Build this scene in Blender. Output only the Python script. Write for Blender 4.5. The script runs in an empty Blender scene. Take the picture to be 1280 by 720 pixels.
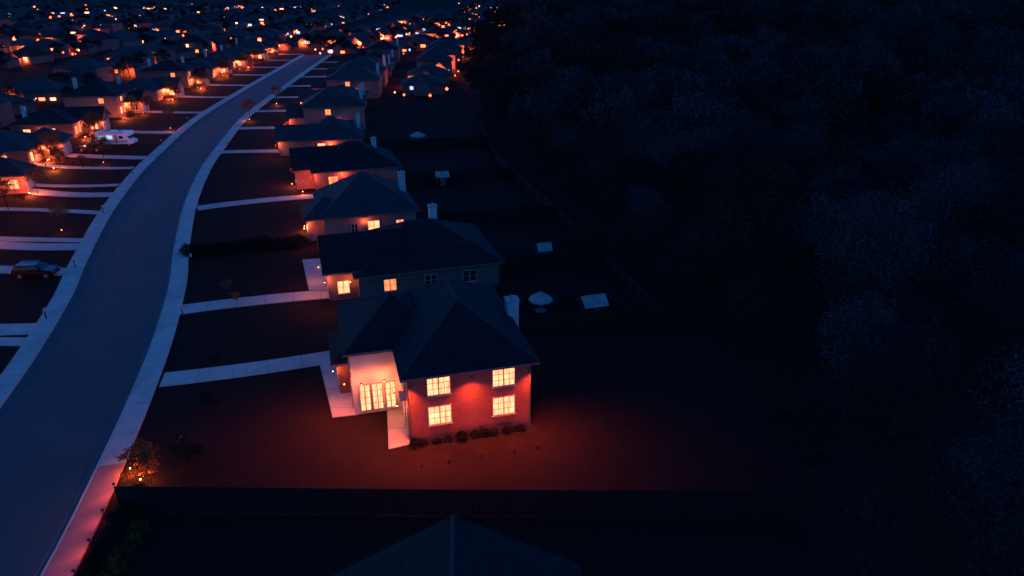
import bpy, math, random
import numpy as np
from mathutils import Vector, Matrix
random.seed(11)
R = random.random
sc = bpy.context.scene
sc.view_settings.view_transform = 'Standard'
sc.view_settings.look = 'None'
sc.view_settings.exposure = 0

# ------------------------------------------------------------ materials
def nm(name):
    m = bpy.data.materials.new(name); m.use_nodes = True
    nt = m.node_tree; b = nt.nodes['Principled BSDF']
    return m, nt, b

def mat(name, c1, c2=None, rough=0.85, scale=1.0, bump=0.0, bscale=None, spec=0.3, coord='UV', metal=0.0, detail=6, rnd=0.0, nrough=0.5):
    m, nt, b = nm(name)
    b.inputs['Roughness'].default_value = rough
    b.inputs['Specular IOR Level'].default_value = spec
    b.inputs['Metallic'].default_value = metal
    c2 = c2 or tuple(x*0.7 for x in c1)
    tc = nt.nodes.new('ShaderNodeTexCoord')
    n = nt.nodes.new('ShaderNodeTexNoise'); n.inputs['Scale'].default_value = scale; n.inputs['Detail'].default_value = detail
    n.inputs['Roughness'].default_value = nrough
    nt.links.new(tc.outputs[coord], n.inputs['Vector'])
    r = nt.nodes.new('ShaderNodeValToRGB')
    r.color_ramp.elements[0].position = 0.32; r.color_ramp.elements[1].position = 0.68
    r.color_ramp.elements[0].color = (*c1, 1); r.color_ramp.elements[1].color = (*c2, 1)
    nt.links.new(n.outputs['Fac'], r.inputs['Fac'])
    out = r.outputs['Color']
    if rnd > 0:
        oi = nt.nodes.new('ShaderNodeObjectInfo')
        mr = nt.nodes.new('ShaderNodeMapRange')
        mr.inputs['To Min'].default_value = 1-rnd; mr.inputs['To Max'].default_value = 1+rnd
        nt.links.new(oi.outputs['Random'], mr.inputs['Value'])
        vm = nt.nodes.new('ShaderNodeVectorMath'); vm.operation = 'SCALE'
        nt.links.new(out, vm.inputs[0]); nt.links.new(mr.outputs[0], vm.inputs['Scale'])
        out = vm.outputs[0]
    nt.links.new(out, b.inputs['Base Color'])
    if bump > 0:
        n2 = nt.nodes.new('ShaderNodeTexNoise'); n2.inputs['Scale'].default_value = bscale or scale*8; n2.inputs['Detail'].default_value = 4
        nt.links.new(tc.outputs[coord], n2.inputs['Vector'])
        bp = nt.nodes.new('ShaderNodeBump'); bp.inputs['Strength'].default_value = bump; bp.inputs['Distance'].default_value = 0.05
        nt.links.new(n2.outputs['Fac'], bp.inputs['Height']); nt.links.new(bp.outputs[0], b.inputs['Normal'])
    return m

def brickmat(name, c1, c2, mortar, bw=0.22, bh=0.075, ms=0.012, rough=0.9, offs=0.5):
    m, nt, b = nm(name)
    b.inputs['Roughness'].default_value = rough; b.inputs['Specular IOR Level'].default_value = 0.2
    tc = nt.nodes.new('ShaderNodeTexCoord')
    br = nt.nodes.new('ShaderNodeTexBrick'); br.offset = offs
    br.inputs['Scale'].default_value = 1; br.inputs['Brick Width'].default_value = bw; br.inputs['Row Height'].default_value = bh
    br.inputs['Mortar Size'].default_value = ms
    br.inputs['Color1'].default_value = (*c1, 1); br.inputs['Color2'].default_value = (*c2, 1); br.inputs['Mortar'].default_value = (*mortar, 1)
    nt.links.new(tc.outputs['UV'], br.inputs['Vector'])
    n = nt.nodes.new('ShaderNodeTexNoise'); n.inputs['Scale'].default_value = 0.7; n.inputs['Detail'].default_value = 7
    nt.links.new(tc.outputs['UV'], n.inputs['Vector'])
    mr = nt.nodes.new('ShaderNodeMapRange'); mr.inputs['To Min'].default_value = 0.6; mr.inputs['To Max'].default_value = 1.4
    nt.links.new(n.outputs['Fac'], mr.inputs['Value'])
    vm = nt.nodes.new('ShaderNodeVectorMath'); vm.operation = 'SCALE'
    nt.links.new(br.outputs['Color'], vm.inputs[0]); nt.links.new(mr.outputs[0], vm.inputs['Scale'])
    nt.links.new(vm.outputs[0], b.inputs['Base Color'])
    bp = nt.nodes.new('ShaderNodeBump'); bp.inputs['Strength'].default_value = 0.5; bp.inputs['Distance'].default_value = 0.02
    bp.invert = True
    nt.links.new(br.outputs['Fac'], bp.inputs['Height']); nt.links.new(bp.outputs[0], b.inputs['Normal'])
    return m

def emis(name, col, st, sampling=True):
    m, nt, b = nm(name)
    b.inputs['Base Color'].default_value = (*[c*0.5 for c in col], 1)
    b.inputs['Emission Color'].default_value = (*col, 1); b.inputs['Emission Strength'].default_value = st
    if not sampling: m.cycles.emission_sampling = 'NONE'
    return m

def litwin(name, ca, cb, st):
    m, nt, b = nm(name)
    tc = nt.nodes.new('ShaderNodeTexCoord')
    mp = nt.nodes.new('ShaderNodeMapping'); mp.inputs['Scale'].default_value = (5.5, 0.8, 1)
    nt.links.new(tc.outputs['UV'], mp.inputs['Vector'])
    n = nt.nodes.new('ShaderNodeTexNoise'); n.inputs['Scale'].default_value = 1.0; n.inputs['Detail'].default_value = 3
    nt.links.new(mp.outputs[0], n.inputs['Vector'])
    r = nt.nodes.new('ShaderNodeValToRGB')
    r.color_ramp.elements[0].position = 0.33; r.color_ramp.elements[1].position = 0.6
    r.color_ramp.elements[0].color = (*ca, 1); r.color_ramp.elements[1].color = (*cb, 1)
    nt.links.new(n.outputs['Fac'], r.inputs['Fac'])
    nt.links.new(r.outputs['Color'], b.inputs['Emission Color'])
    b.inputs['Emission Strength'].default_value = st
    b.inputs['Base Color'].default_value = (0.1, 0.05, 0.03, 1); b.inputs['Roughness'].default_value = 0.15
    return m

M = {}
M['lawn'] = mat('lawn_grass', (0.030, 0.014, 0.0105), (0.017, 0.0095, 0.0075), 0.95, 0.55, 1.0, 6, 0.03, 'Object', detail=15, nrough=0.78)
M['asphalt'] = mat('asphalt', (0.030, 0.045, 0.042), (0.045, 0.063, 0.057), 0.8, 0.22, 0.3, 30, 0.25, 'Object', detail=13)
M['cream'] = brickmat('siding', (0.62, 0.48, 0.38), (0.6, 0.46, 0.36), (0.4, 0.30, 0.23), 8, 0.2, 0.012)
M['brickH'] = brickmat('brick_deep_red', (0.34, 0.09, 0.06), (0.24, 0.06, 0.042), (0.20, 0.09, 0.065))
M['brick'] = brickmat('brick_red', (0.38, 0.12, 0.08), (0.26, 0.08, 0.06), (0.28, 0.16, 0.13))
M['brick2'] = brickmat('brick_tan', (0.30, 0.16, 0.11), (0.22, 0.11, 0.08), (0.26, 0.16, 0.12))
M['brick3'] = brickmat('brick_grey', (0.13, 0.085, 0.07), (0.09, 0.06, 0.05), (0.16, 0.11, 0.10))
M['roof'] = brickmat('roof_shingles', (0.021, 0.0175, 0.018), (0.010, 0.0085, 0.009), (0.003, 0.003, 0.003), 0.33, 0.16, 0.016)
M['roof2'] = brickmat('roof_shingles_grey', (0.055, 0.047, 0.046), (0.033, 0.028, 0.028), (0.010, 0.010, 0.010), 0.33, 0.16, 0.016)
M['trim'] = mat('white_trim', (0.42, 0.32, 0.26), (0.33, 0.25, 0.20), 0.6, 3)
M['darktrim'] = mat('dark_trim', (0.13, 0.10, 0.08), (0.09, 0.07, 0.06), 0.6, 3)
M['stucco'] = mat('stucco', (0.5, 0.48, 0.40), (0.34, 0.33, 0.28), 0.9, 1.2)
M['garage'] = mat('garage_paint', (0.42, 0.36, 0.31), (0.36, 0.30, 0.27), 0.6, 2)
M['wood'] = brickmat('fence_wood', (0.020, 0.014, 0.011), (0.012, 0.008, 0.007), (0.004, 0.003, 0.003), 0.14, 4, 0.01, offs=0)
M['glass'] = mat('dark_glass', (0.01, 0.013, 0.018), (0.014, 0.016, 0.02), 0.08, 2, spec=0.6)
M['lit'] = litwin('lit_window', (1.0, 0.16, 0.05), (1.0, 0.34, 0.16), 3.0)
M['lit2'] = litwin('lit_window_dim', (1.0, 0.12, 0.035), (1.0, 0.25, 0.085), 2.0)
M['bulb'] = emis('lamp_bulb', (1, 0.28, 0.09), 8)
M['farO'] = emis('far_light_orange', (1, 0.15, 0.04), 4.2, False)
M['farY'] = emis('far_light_amber', (1, 0.28, 0.12), 5.5, False)
M['farB'] = emis('far_light_white', (0.5, 0.68, 1.0), 1.5, False)
M['bark'] = mat('bark', (0.022, 0.017, 0.014), (0.014, 0.011, 0.009), 0.95, 3, 0.5, coord='Object')
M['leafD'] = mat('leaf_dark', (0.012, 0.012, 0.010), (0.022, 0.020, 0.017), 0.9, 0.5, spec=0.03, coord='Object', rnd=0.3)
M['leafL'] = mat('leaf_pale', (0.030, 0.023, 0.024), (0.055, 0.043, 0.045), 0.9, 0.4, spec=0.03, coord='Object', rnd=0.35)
M['leafW'] = mat('leaf_lamplit', (0.26, 0.09, 0.03), (0.14, 0.06, 0.025), 0.9, 1.5, spec=0.05, coord='Object', rnd=0.3)  # orange albedo carries part of the lamp glow on the leaves
M['leafG'] = mat('leaf_yellowgreen', (0.07, 0.07, 0.02), (0.04, 0.04, 0.015), 0.9, 1.5, spec=0.05, coord='Object', rnd=0.3)
M['mulch'] = mat('mulch', (0.03, 0.015, 0.010), (0.015, 0.008, 0.006), 1, 6, 0.8, coord='Object')
M['rubber'] = mat('rubber', (0.015, 0.015, 0.015), None, 0.8, 3)
M['metal'] = mat('metal', (0.4, 0.4, 0.42), None, 0.35, 3, metal=0.9)
M['carblack'] = mat('car_paint_dark', (0.005, 0.006, 0.007), (0.006, 0.007, 0.008), 0.25, 1, spec=0.2)
M['carwhite'] = mat('camper_paint', (0.8, 0.82, 0.72), (0.74, 0.76, 0.68), 0.35, 1, spec=0.5)
M['stripe'] = mat('camper_stripe', (0.08, 0.2, 0.24), None, 0.4, 1)
M['red'] = emis('tail_light', (1, 0.05, 0.02), 0.6)
M['cool'] = emis('cool_window', (0.45, 0.85, 0.95), 0.9)
M['canvas'] = mat('canvas', (0.26, 0.34, 0.26), (0.13, 0.18, 0.15), 0.9, 1.2)
M['black'] = mat('black_metal', (0.02, 0.02, 0.02), None, 0.5, 3)

def concrete(name, c1, c2, joint=1.5):
    m = mat(name, c1, c2, 0.9, 0.8, 0.2, 20, 0.2)
    nt = m.node_tree; b = nt.nodes['Principled BSDF']
    src = b.inputs['Base Color'].links[0].from_socket
    tc = nt.nodes.new('ShaderNodeTexCoord'); sp = nt.nodes.new('ShaderNodeSeparateXYZ')
    nt.links.new(tc.outputs['UV'], sp.inputs[0])
    d = nt.nodes.new('ShaderNodeMath'); d.operation = 'DIVIDE'; d.inputs[1].default_value = joint
    f = nt.nodes.new('ShaderNodeMath'); f.operation = 'FRACT'
    g = nt.nodes.new('ShaderNodeMath'); g.operation = 'GREATER_THAN'; g.inputs[1].default_value = 0.022
    nt.links.new(sp.outputs['Y'], d.inputs[0]); nt.links.new(d.outputs[0], f.inputs[0]); nt.links.new(f.outputs[0], g.inputs[0])
    mr = nt.nodes.new('ShaderNodeMapRange'); mr.inputs['To Min'].default_value = 0.55; mr.inputs['To Max'].default_value = 1
    nt.links.new(g.outputs[0], mr.inputs['Value'])
    n = nt.nodes.new('ShaderNodeTexNoise'); n.inputs['Scale'].default_value = 0.25; n.inputs['Detail'].default_value = 8
    nt.links.new(tc.outputs['Object'], n.inputs['Vector'])
    m2 = nt.nodes.new('ShaderNodeMapRange'); m2.inputs['To Min'].default_value = 0.6; m2.inputs['To Max'].default_value = 1.35
    nt.links.new(n.outputs['Fac'], m2.inputs['Value'])
    mu = nt.nodes.new('ShaderNodeMath'); mu.operation = 'MULTIPLY'
    nt.links.new(mr.outputs[0], mu.inputs[0]); nt.links.new(m2.outputs[0], mu.inputs[1])
    vm = nt.nodes.new('ShaderNodeVectorMath'); vm.operation = 'SCALE'
    nt.links.new(src, vm.inputs[0]); nt.links.new(mu.outputs[0], vm.inputs['Scale'])
    nt.links.new(vm.outputs[0], b.inputs['Base Color'])
    return m
M['conc'] = concrete('concrete_sidewalk', (0.46, 0.43, 0.32), (0.38, 0.355, 0.265))
M['redwalk'] = concrete('red_sidewalk', (0.44, 0.17, 0.13), (0.34, 0.13, 0.10), 0.6)  # redder tone and closer joints for the near stretch
M['drive'] = concrete('concrete_driveway', (0.48, 0.42, 0.31), (0.40, 0.35, 0.26), 3.0)
M['gutter'] = concrete('concrete_gutter', (0.11, 0.10, 0.085), (0.075, 0.07, 0.06), 3.0)

# ------------------------------------------------------------ mesh builder
class MB:
    def __init__(s): s.v = []; s.f = []; s.m = []; s.uv = []
    def poly(s, pts, mi=0, uv=None):
        i = len(s.v); s.v += [tuple(p) for p in pts]; s.f.append(tuple(range(i, i+len(pts)))); s.m.append(mi)
        if uv is None:
            p = [Vector(q) for q in pts]
            n = Vector((0, 0, 0))
            for a in range(len(p)):
                n += p[a].cross(p[(a+1) % len(p)])
            if n.length < 1e-9: n = Vector((0, 0, 1))
            n.normalize()
            if abs(n.z) > 0.99: uv = [(q.x, q.y) for q in p]
            else:
                t = Vector((0, 0, 1)).cross(n).normalized(); b = n.cross(t)
                uv = [(q.dot(t), q.dot(b)) for q in p]
        s.uv += uv
    def box(s, a, b, mi=0, nobottom=False):
        x0, x1 = sorted((a[0], b[0])); y0, y1 = sorted((a[1], b[1])); z0, z1 = sorted((a[2], b[2]))
        s.poly([(x0,y0,z0),(x1,y0,z0),(x1,y0,z1),(x0,y0,z1)], mi)
        s.poly([(x1,y0,z0),(x1,y1,z0),(x1,y1,z1),(x1,y0,z1)], mi)
        s.poly([(x1,y1,z0),(x0,y1,z0),(x0,y1,z1),(x1,y1,z1)], mi)
        s.poly([(x0,y1,z0),(x0,y0,z0),(x0,y0,z1),(x0,y1,z1)], mi)
        s.poly([(x0,y0,z1),(x1,y0,z1),(x1,y1,z1),(x0,y1,z1)], mi)
        if not nobottom: s.poly([(x0,y1,z0),(x1,y1,z0),(x1,y0,z0),(x0,y0,z0)], mi)
    def tube(s, p0, p1, r0, r1, n=6, mi=0, cap=False):
        p0 = Vector(p0); p1 = Vector(p1); d = (p1-p0)
        if d.length < 1e-6: return
        d.normalize(); a = d.orthogonal().normalized(); b = d.cross(a)
        c0 = [p0+(a*math.cos(t)+b*math.sin(t))*r0 for t in [2*math.pi*k/n for k in range(n)]]
        c1 = [p1+(a*math.cos(t)+b*math.sin(t))*r1 for t in [2*math.pi*k/n for k in range(n)]]
        for k in range(n):
            j = (k+1) % n
            s.poly([c0[k], c0[j], c1[j], c1[k]], mi)
        if cap:
            s.poly(c1, mi); s.poly(c0[::-1], mi)
    def build(s, name, mats, parent=None, loc=(0,0,0), rot=0):
        me = bpy.data.meshes.new(name); me.from_pydata(s.v, [], s.f)
        for m in mats: me.materials.append(m)
        me.polygons.foreach_set('material_index', s.m)
        uvl = me.uv_layers.new(name='UVMap')
        uvl.data.foreach_set('uv', np.array(s.uv, dtype=np.float32).ravel())
        me.update()
        o = bpy.data.objects.new(name, me); sc.collection.objects.link(o)
        o.location = loc; o.rotation_euler = (0, 0, rot)
        if parent: o.parent = parent
        return o

def empty(name, loc=(0,0,0), rot=0):
    e = bpy.data.objects.new(name, None); sc.collection.objects.link(e)
    e.location = loc; e.rotation_euler = (0, 0, rot); e.empty_display_size = 0.5
    return e

def bevel(o, w=0.05, seg=2):
    m = o.modifiers.new('bev', 'BEVEL'); m.width = w; m.segments = seg; m.limit_method = 'ANGLE'
    wm = o.modifiers.new('weld', 'WELD'); wm.merge_threshold = 0.0005
    o.modifiers.move(1, 0)

# ------------------------------------------------------------ street centreline (metres)
CL = [(-60,-26),(-30,-27.5),(0,-29.3),(20,-31.6),(32,-33.2),(42,-35.3),(52,-37.7),(62,-40.4),(76,-44.9),(86,-48.8),(107,-56.2),(130,-62.8),(147,-66.6),(182,-73.5),(214,-77.3),(262,-82.0),(300,-85.5),(340,-89),(380,-92),(420,-95),(460,-98)]
CF = [(-60,-26),(262,-79.4),(300,-80),(340,-79),(380,-74),(430,-62),(500,-46),(600,-30),(720,-15)]
def cfar(y): return float(np.interp(y, [c[0] for c in CF], [c[1] for c in CF]))
def cx(y):
    for i in range(len(CL)-1):
        if CL[i][0] <= y <= CL[i+1][0]:
            t = (y-CL[i][0])/(CL[i+1][0]-CL[i][0])
            p0 = CL[max(i-1, 0)]; p1 = CL[i]; p2 = CL[i+1]; p3 = CL[min(i+2, len(CL)-1)]
            m1 = (p2[1]-p0[1])/(p2[0]-p0[0]); m2 = (p3[1]-p1[1])/(p3[0]-p1[0]); h = p2[0]-p1[0]
            return (2*t**3-3*t**2+1)*p1[1]+(t**3-2*t**2+t)*h*m1+(-2*t**3+3*t**2)*p2[1]+(t**3-t**2)*h*m2
    return CL[0][1] if y < CL[0][0] else CL[-1][1]
def dirang(y):
    return math.atan2(-(cx(y+2)-cx(y-2)), 4)
ys = list(np.arange(-60, 346, 2.0))
cpts = []; L = 0
for i, y in enumerate(ys):
    p = Vector((cx(y), y, 0)); a = dirang(y)
    nrm = Vector((math.cos(a), math.sin(a), 0))
    if i: L += (p-cpts[-1][0]).length
    cpts.append((p, nrm, L))
def strip(name, prof, m, y0=-99, y1=999):
    mb = MB()
    for i in range(len(cpts)-1):
        (p, n, l), (q, k, l2) = cpts[i], cpts[i+1]
        if p.y < y0 or p.y >= y1: continue
        for j in range(len(prof)-1):
            (o0, z0), (o1, z1) = prof[j], prof[j+1]
            A = p+n*o0; B = p+n*o1; C = q+k*o1; D = q+k*o0
            mb.poly([(A.x,A.y,z0),(B.x,B.y,z1),(C.x,C.y,z1),(D.x,D.y,z0)], 0, [(o0+z0,l),(o1+z1+0.01,l),(o1+z1+0.01,l2),(o0+z0,l2)])
    return mb.build(name, [m])
strip('road', [(-4.6, 0.012), (0, 0.05), (4.6, 0.012)], M['asphalt'])
for sg in (1, -1):
    def pr(l): return [(sg*a, z) for a, z in l] if sg > 0 else [(sg*a, z) for a, z in l][::-1]
    strip('gutter', pr([(4.6, 0.012), (5.0, 0.006)]), M['gutter'])
    strip('kerb', pr([(5.0, 0.0), (5.02, 0.13), (5.18, 0.135), (5.18, 0.0)]), M['conc'])
    sp_ = pr([(5.20, 0.0), (5.20, 0.128), (6.95, 0.128), (6.95, 0.0)])
    if sg > 0:
        strip('sidewalk', sp_, M['redwalk'], -99, 42); strip('sidewalk', sp_, M['conc'], 42, 999)
    else: strip('sidewalk', sp_, M['conc'])

mb = MB(); S = 5000
mb.poly([(-S,-S,0),(S,-S,0),(S,S,0),(-S,S,0)]); mb.build('ground', [M['lawn']])

def path(name, pts, w, z=0.06, m=None):
    mb = MB(); n = len(pts); P = []; l = 0
    for i in range(n):
        a = Vector(pts[max(i-1, 0)]); b = Vector(pts[min(i+1, n-1)]); d = (b-a).normalized(); nn = Vector((-d.y, d.x))
        if i: l += (Vector(pts[i])-Vector(pts[i-1])).length
        ww = w if not isinstance(w, (list, tuple)) else w[i]
        P.append((Vector(pts[i])-nn*ww/2, Vector(pts[i])+nn*ww/2, l, ww))
    for i in range(n-1):
        A, B, l0, w0 = P[i]; D, C, l1, w1 = P[i+1]
        mb.poly([(A.x,A.y,z),(D.x,D.y,z),(C.x,C.y,z),(B.x,B.y,z)], 0, [(0,l0),(0,l1),(w1,l1),(w0,l0)])
        mb.poly([(A.x,A.y,0),(D.x,D.y,0),(D.x,D.y,z),(A.x,A.y,z)], 0, [(0,l0),(0,l1),(.1,l1),(.1,l0)])
        mb.poly([(C.x,C.y,0),(B.x,B.y,0),(B.x,B.y,z),(C.x,C.y,z)], 0, [(0,l1),(0,l0),(.1,l0),(.1,l1)])
    return mb.build(name, [m or M['drive']])
def quadslab(name, pts, z=0.07, m=None):
    mb = MB(); mb.poly([(x,y,z) for x,y in pts])
    for i in range(len(pts)):
        a = pts[i]; b = pts[(i+1) % len(pts)]
        mb.poly([(a[0],a[1],0),(b[0],b[1],0),(b[0],b[1],z),(a[0],a[1],z)])
    return mb.build(name, [m or M['drive']])
def curve3(a, b, bow=0.0, n=8):
    a = Vector(a); b = Vector(b); d = b-a; nn = Vector((-d.y, d.x)).normalized()
    return [tuple(a+d*t+nn*bow*4*t*(1-t)) for t in [i/n for i in range(n+1)]]
path('driveway', curve3((-31.2, 55.6), (-15.5, 60.4), -0.3), 2.5)
path('driveway', curve3((-36.0, 70.2), (-19.2, 74.8), 0.4), 2.5)
quadslab('driveway', [(-26.6,85.2),(-23.2,75.4),(-18.8,76.2),(-21.6,86.0)], 0.066)
path('driveway', curve3((-48.9, 107.3), (-31.8, 114.0), 0.8), 2.5)
# ------------------------------------------------------------ lights
def lamp(x, y, z, power, col=(1, 0.26, 0.09), r=0.12, name='lantern_light', parent=None):
    l = bpy.data.lights.new(name, 'POINT'); l.energy = power; l.color = col; l.shadow_soft_size = r
    o = bpy.data.objects.new(name, l); o.location = (x, y, z); sc.collection.objects.link(o)
    if parent: o.parent = parent
    return o
gl_mesh = None
def garden_light(x, y, power, col=(1, 0.22, 0.08), h=0.55):
    global gl_mesh
    if gl_mesh is None:
        mb = MB()
        mb.tube((0,0,0), (0,0,0.42), 0.035, 0.03, 8, 0)
        mb.tube((0,0,0.42), (0,0,0.52), 0.05, 0.05, 10, 1, True)
        mb.tube((0,0,0.66), (0,0,0.72), 0.13, 0.02, 10, 0, True)
        o = mb.build('garden_lamp_body', [M['black'], M['bulb']]); gl_mesh = o.data; bpy.data.objects.remove(o)
    e = bpy.data.objects.new('garden_lamp', gl_mesh); e.location = (x, y, 0); sc.collection.objects.link(e)
    lamp(0, 0, 0.59, power, col, 0.05, 'bulb_light', e)
    return e
def spotfix(name, x, y, z, tx, ty, tz, p, col, size=120, parent=None):
    """added fill spot, with a small dark housing set behind it"""
    d = (Vector((tx, ty, tz))-Vector((x, y, z))).normalized()
    m_ = MB(); b = Vector((x, y, z))-d*.22; m_.tube(b, b+d*.17, .05, .09, 10, 0, True)
    if z < 2: m_.tube((x-d.x*.14, y-d.y*.14, 0), (x-d.x*.14, y-d.y*.14, z), .025, .025, 6, 0)
    m_.build(name, [M['black']], parent)
    l = bpy.data.lights.new(name+'_lamp', 'SPOT'); l.energy = p; l.color = col; l.spot_size = math.radians(size); l.spot_blend = 1.0; l.shadow_soft_size = 0.12
    o = bpy.data.objects.new(name+'_lamp', l); sc.collection.objects.link(o)
    if parent: o.parent = parent
    o.location = (x, y, z); o.rotation_euler = d.to_track_quat('-Z', 'Y').to_euler()

# ------------------------------------------------------------ houses
def fpt(face, pl, a, d, z):
    if face == 'S': return (a, pl-d, z)
    if face == 'N': return (a, pl+d, z)
    if face == 'W': return (pl-d, a, z)
    return (pl+d, a, z)
def window(mb, face, pl, a, z0, w, h, mi, cols=2, rows=2, fr=0.07):
    B = lambda a0, a1, d0, d1, z0_, z1_, k: mb.box(fpt(face, pl, a0, d0, z0_), fpt(face, pl, a1, d1, z1_), k)
    B(a-w/2, a+w/2, 0.004, 0.02, z0, z0+h, mi)
    B(a-w/2-fr, a-w/2, 0.003, 0.08, z0-fr, z0+h+fr, 0); B(a+w/2, a+w/2+fr, 0.003, 0.08, z0-fr, z0+h+fr, 0)
    B(a-w/2, a+w/2, 0.003, 0.08, z0+h, z0+h+fr, 0); B(a-w/2-0.05-fr, a+w/2+0.05+fr, 0.003, 0.14, z0-fr-0.05, z0-fr, 0)
    B(a-w/2, a+w/2, 0.003, 0.08, z0-fr, z0, 0)
    for c in range(1, cols):
        x = a-w/2+w*c/cols; t = 0.045 if c*2 == cols else 0.018
        B(x-t, x+t, 0.021, 0.055, z0, z0+h, 0)
    for r in range(1, rows):
        z = z0+h*r/rows
        B(a-w/2, a+w/2, 0.021, 0.045, z-0.018, z+0.018, 0)
def roofblk(mb, wb, u0, v0, u1, v1, h, rise, axis='v', hip=True, ov=0.55, t=0.2, wmi=0):
    def P(p, q, z): return (q, p, z) if axis == 'v' else (p, q, z)
    p0, p1, q0, q1 = (v0, v1, u0, u1) if axis == 'v' else (u0, u1, v0, v1)
    a0, a1, b0, b1 = p0-ov, p1+ov, q0-ov, q1+ov
    qm = (b0+b1)/2; half = (b1-b0)/2
    ins = min(half, (a1-a0)/2-0.01) if hip else 0
    ze = h+0.02; zt = ze+t; zr = zt+rise
    r0 = P(a0+ins, qm, zr); r1 = P(a1-ins, qm, zr)
    def add(pts, mi=0):
        mb.poly(pts if axis == 'u' else pts[::-1], mi)
    add([P(a0,b0,zt), P(a1,b0,zt), r1, r0]); add([P(a1,b1,zt), P(a0,b1,zt), r0, r1])
    if hip:
        add([P(a0,b1,zt), P(a0,b0,zt), r0]); add([P(a1,b0,zt), P(a1,b1,zt), r1])
        add([P(a0,b1,ze), P(a1,b1,ze), P(a1,b0,ze), P(a0,b0,ze)], 1)
        for (A, B) in (((a0,b0),(a1,b0)), ((a1,b0),(a1,b1)), ((a1,b1),(a0,b1)), ((a0,b1),(a0,b0))):
            add([P(A[0],A[1],ze), P(B[0],B[1],ze), P(B[0],B[1],zt), P(A[0],A[1],zt)], 1)
    else:
        e = rise*ov/half-0.03
        for pw in (p0, p1):
            wb.poly([P(pw,q0,h), P(pw,q1,h), P(pw,q1,zt+e-0.1), P(pw,qm,zr-0.12), P(pw,q0,zt+e-0.1)], wmi)
        for b in (b0, b1):
            add([P(a0,b,ze), P(a1,b,ze), P(a1,b,zt), P(a0,b,zt)], 1)
            for a in (a0, a1):
                add([P(a,b,ze), P(a,qm,zr-t), P(a,qm,zr), P(a,b,zt)], 1)
            add([P(a0,b,ze), P(a1,b,ze), P(a1,qm,zr-t), P(a0,qm,zr-t)], 1)
    mb.tube((r0[0],r0[1],r0[2]), (r1[0],r1[1],r1[2]), 0.09, 0.09, 6, 2 if t > .1 else 0)
    if hip:
        for c, rr in ((P(a0,b0,zt), r0), (P(a0,b1,zt), r0), (P(a1,b0,zt), r1), (P(a1,b1,zt), r1)):
            mb.tube(c, rr, 0.07, 0.07, 5, 2 if t > .1 else 0)
def garage(mb, face, pl, a, w=4.8, h=2.3):
    mb.box(fpt(face, pl, a-w/2-0.12, 0.003, 0.06), fpt(face, pl, a-w/2, 0.1, h+0.14), 1)
    mb.box(fpt(face, pl, a+w/2, 0.003, 0.06), fpt(face, pl, a+w/2+0.12, 0.1, h+0.14), 1)
    mb.box(fpt(face, pl, a-w/2, 0.003, h), fpt(face, pl, a+w/2, 0.1, h+0.14), 1)
    for r in range(4):
        for c in range(4):
            z0 = 0.06+(h-0.06)*r/4; x0 = a-w/2+w*c/4
            mb.box(fpt(face, pl, x0+0.04, 0.004, z0+0.03), fpt(face, pl, x0+w/4-0.04, 0.05, z0+(h-0.06)/4-0.03), 0)
    mb.box(fpt(face, pl, a-w/2, 0.003, 0.06), fpt(face, pl, a+w/2, 0.02, h), 0)

def house(name, ox, oy, ang, blocks, wins=(), garages=(), chims=(), doors=(), wall='brick', wall2=None, roof='roof', frame='trim'):
    e = empty(name, (ox, oy, 0), ang)
    wb, rb, gb = MB(), MB(), MB()
    for bl in blocks:
        u0, v0, u1, v1, h, rise, axis, hip = bl[:8]; mi = bl[8] if len(bl) > 8 else 0
        wb.poly([(u0,v0,0),(u1,v0,0),(u1,v0,h),(u0,v0,h)], mi); wb.poly([(u1,v0,0),(u1,v1,0),(u1,v1,h),(u1,v0,h)], mi)
        wb.poly([(u1,v1,0),(u0,v1,0),(u0,v1,h),(u1,v1,h)], mi); wb.poly([(u0,v1,0),(u0,v0,0),(u0,v0,h),(u0,v1,h)], mi)
        roofblk(rb, wb, u0, v0, u1, v1, h, rise, axis, hip, wmi=mi)
    wb.build('walls', [M[wall], M[wall2 or wall]], e)
    rb.build('roof', [M[roof], M['darktrim'], M['roof2']], e)
    if wins:
        for w in wins: window(gb, *w)
        gb.build('windows', [M[frame], M['lit'], M['lit2'], M['glass']], e)
    if garages:
        g = MB()
        for a in garages: garage(g, *a)
        g.build('garage_door', [M['garage'], M['trim']], e)
    for (u, v, zt, s) in chims:
        c = MB(); c.box((u-s/2, v-s/2, 0), (u+s/2, v+s/2, zt), 0); c.box((u-s/2-.08, v-s/2-.08, zt), (u+s/2+.08, v+s/2+.08, zt+.15), 1)
        c.tube((u, v, zt+.15), (u, v, zt+.45), .12, .12, 8, 1, True)
        c.build('chimney', [M['stucco'], M['trim']], e)
    for (f, pl, a, z0, w, h) in doors:
        d = MB()
        d.box(fpt(f, pl, a-w/2, .003, z0), fpt(f, pl, a+w/2, .06, z0+h), 0)
        for r in range(3):
            d.box(fpt(f, pl, a-w/2+.12, .06, z0+.15+r*h/3.2), fpt(f, pl, a+w/2-.12, .085, z0+r*h/3.2+h/3.6), 0)
        d.box(fpt(f, pl, a+w/2-.12, .06, z0+1.0), fpt(f, pl, a+w/2-.07, .13, z0+1.15), 1)
        d.build('door', [M['darktrim'], M['metal']], e)
    return e
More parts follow.
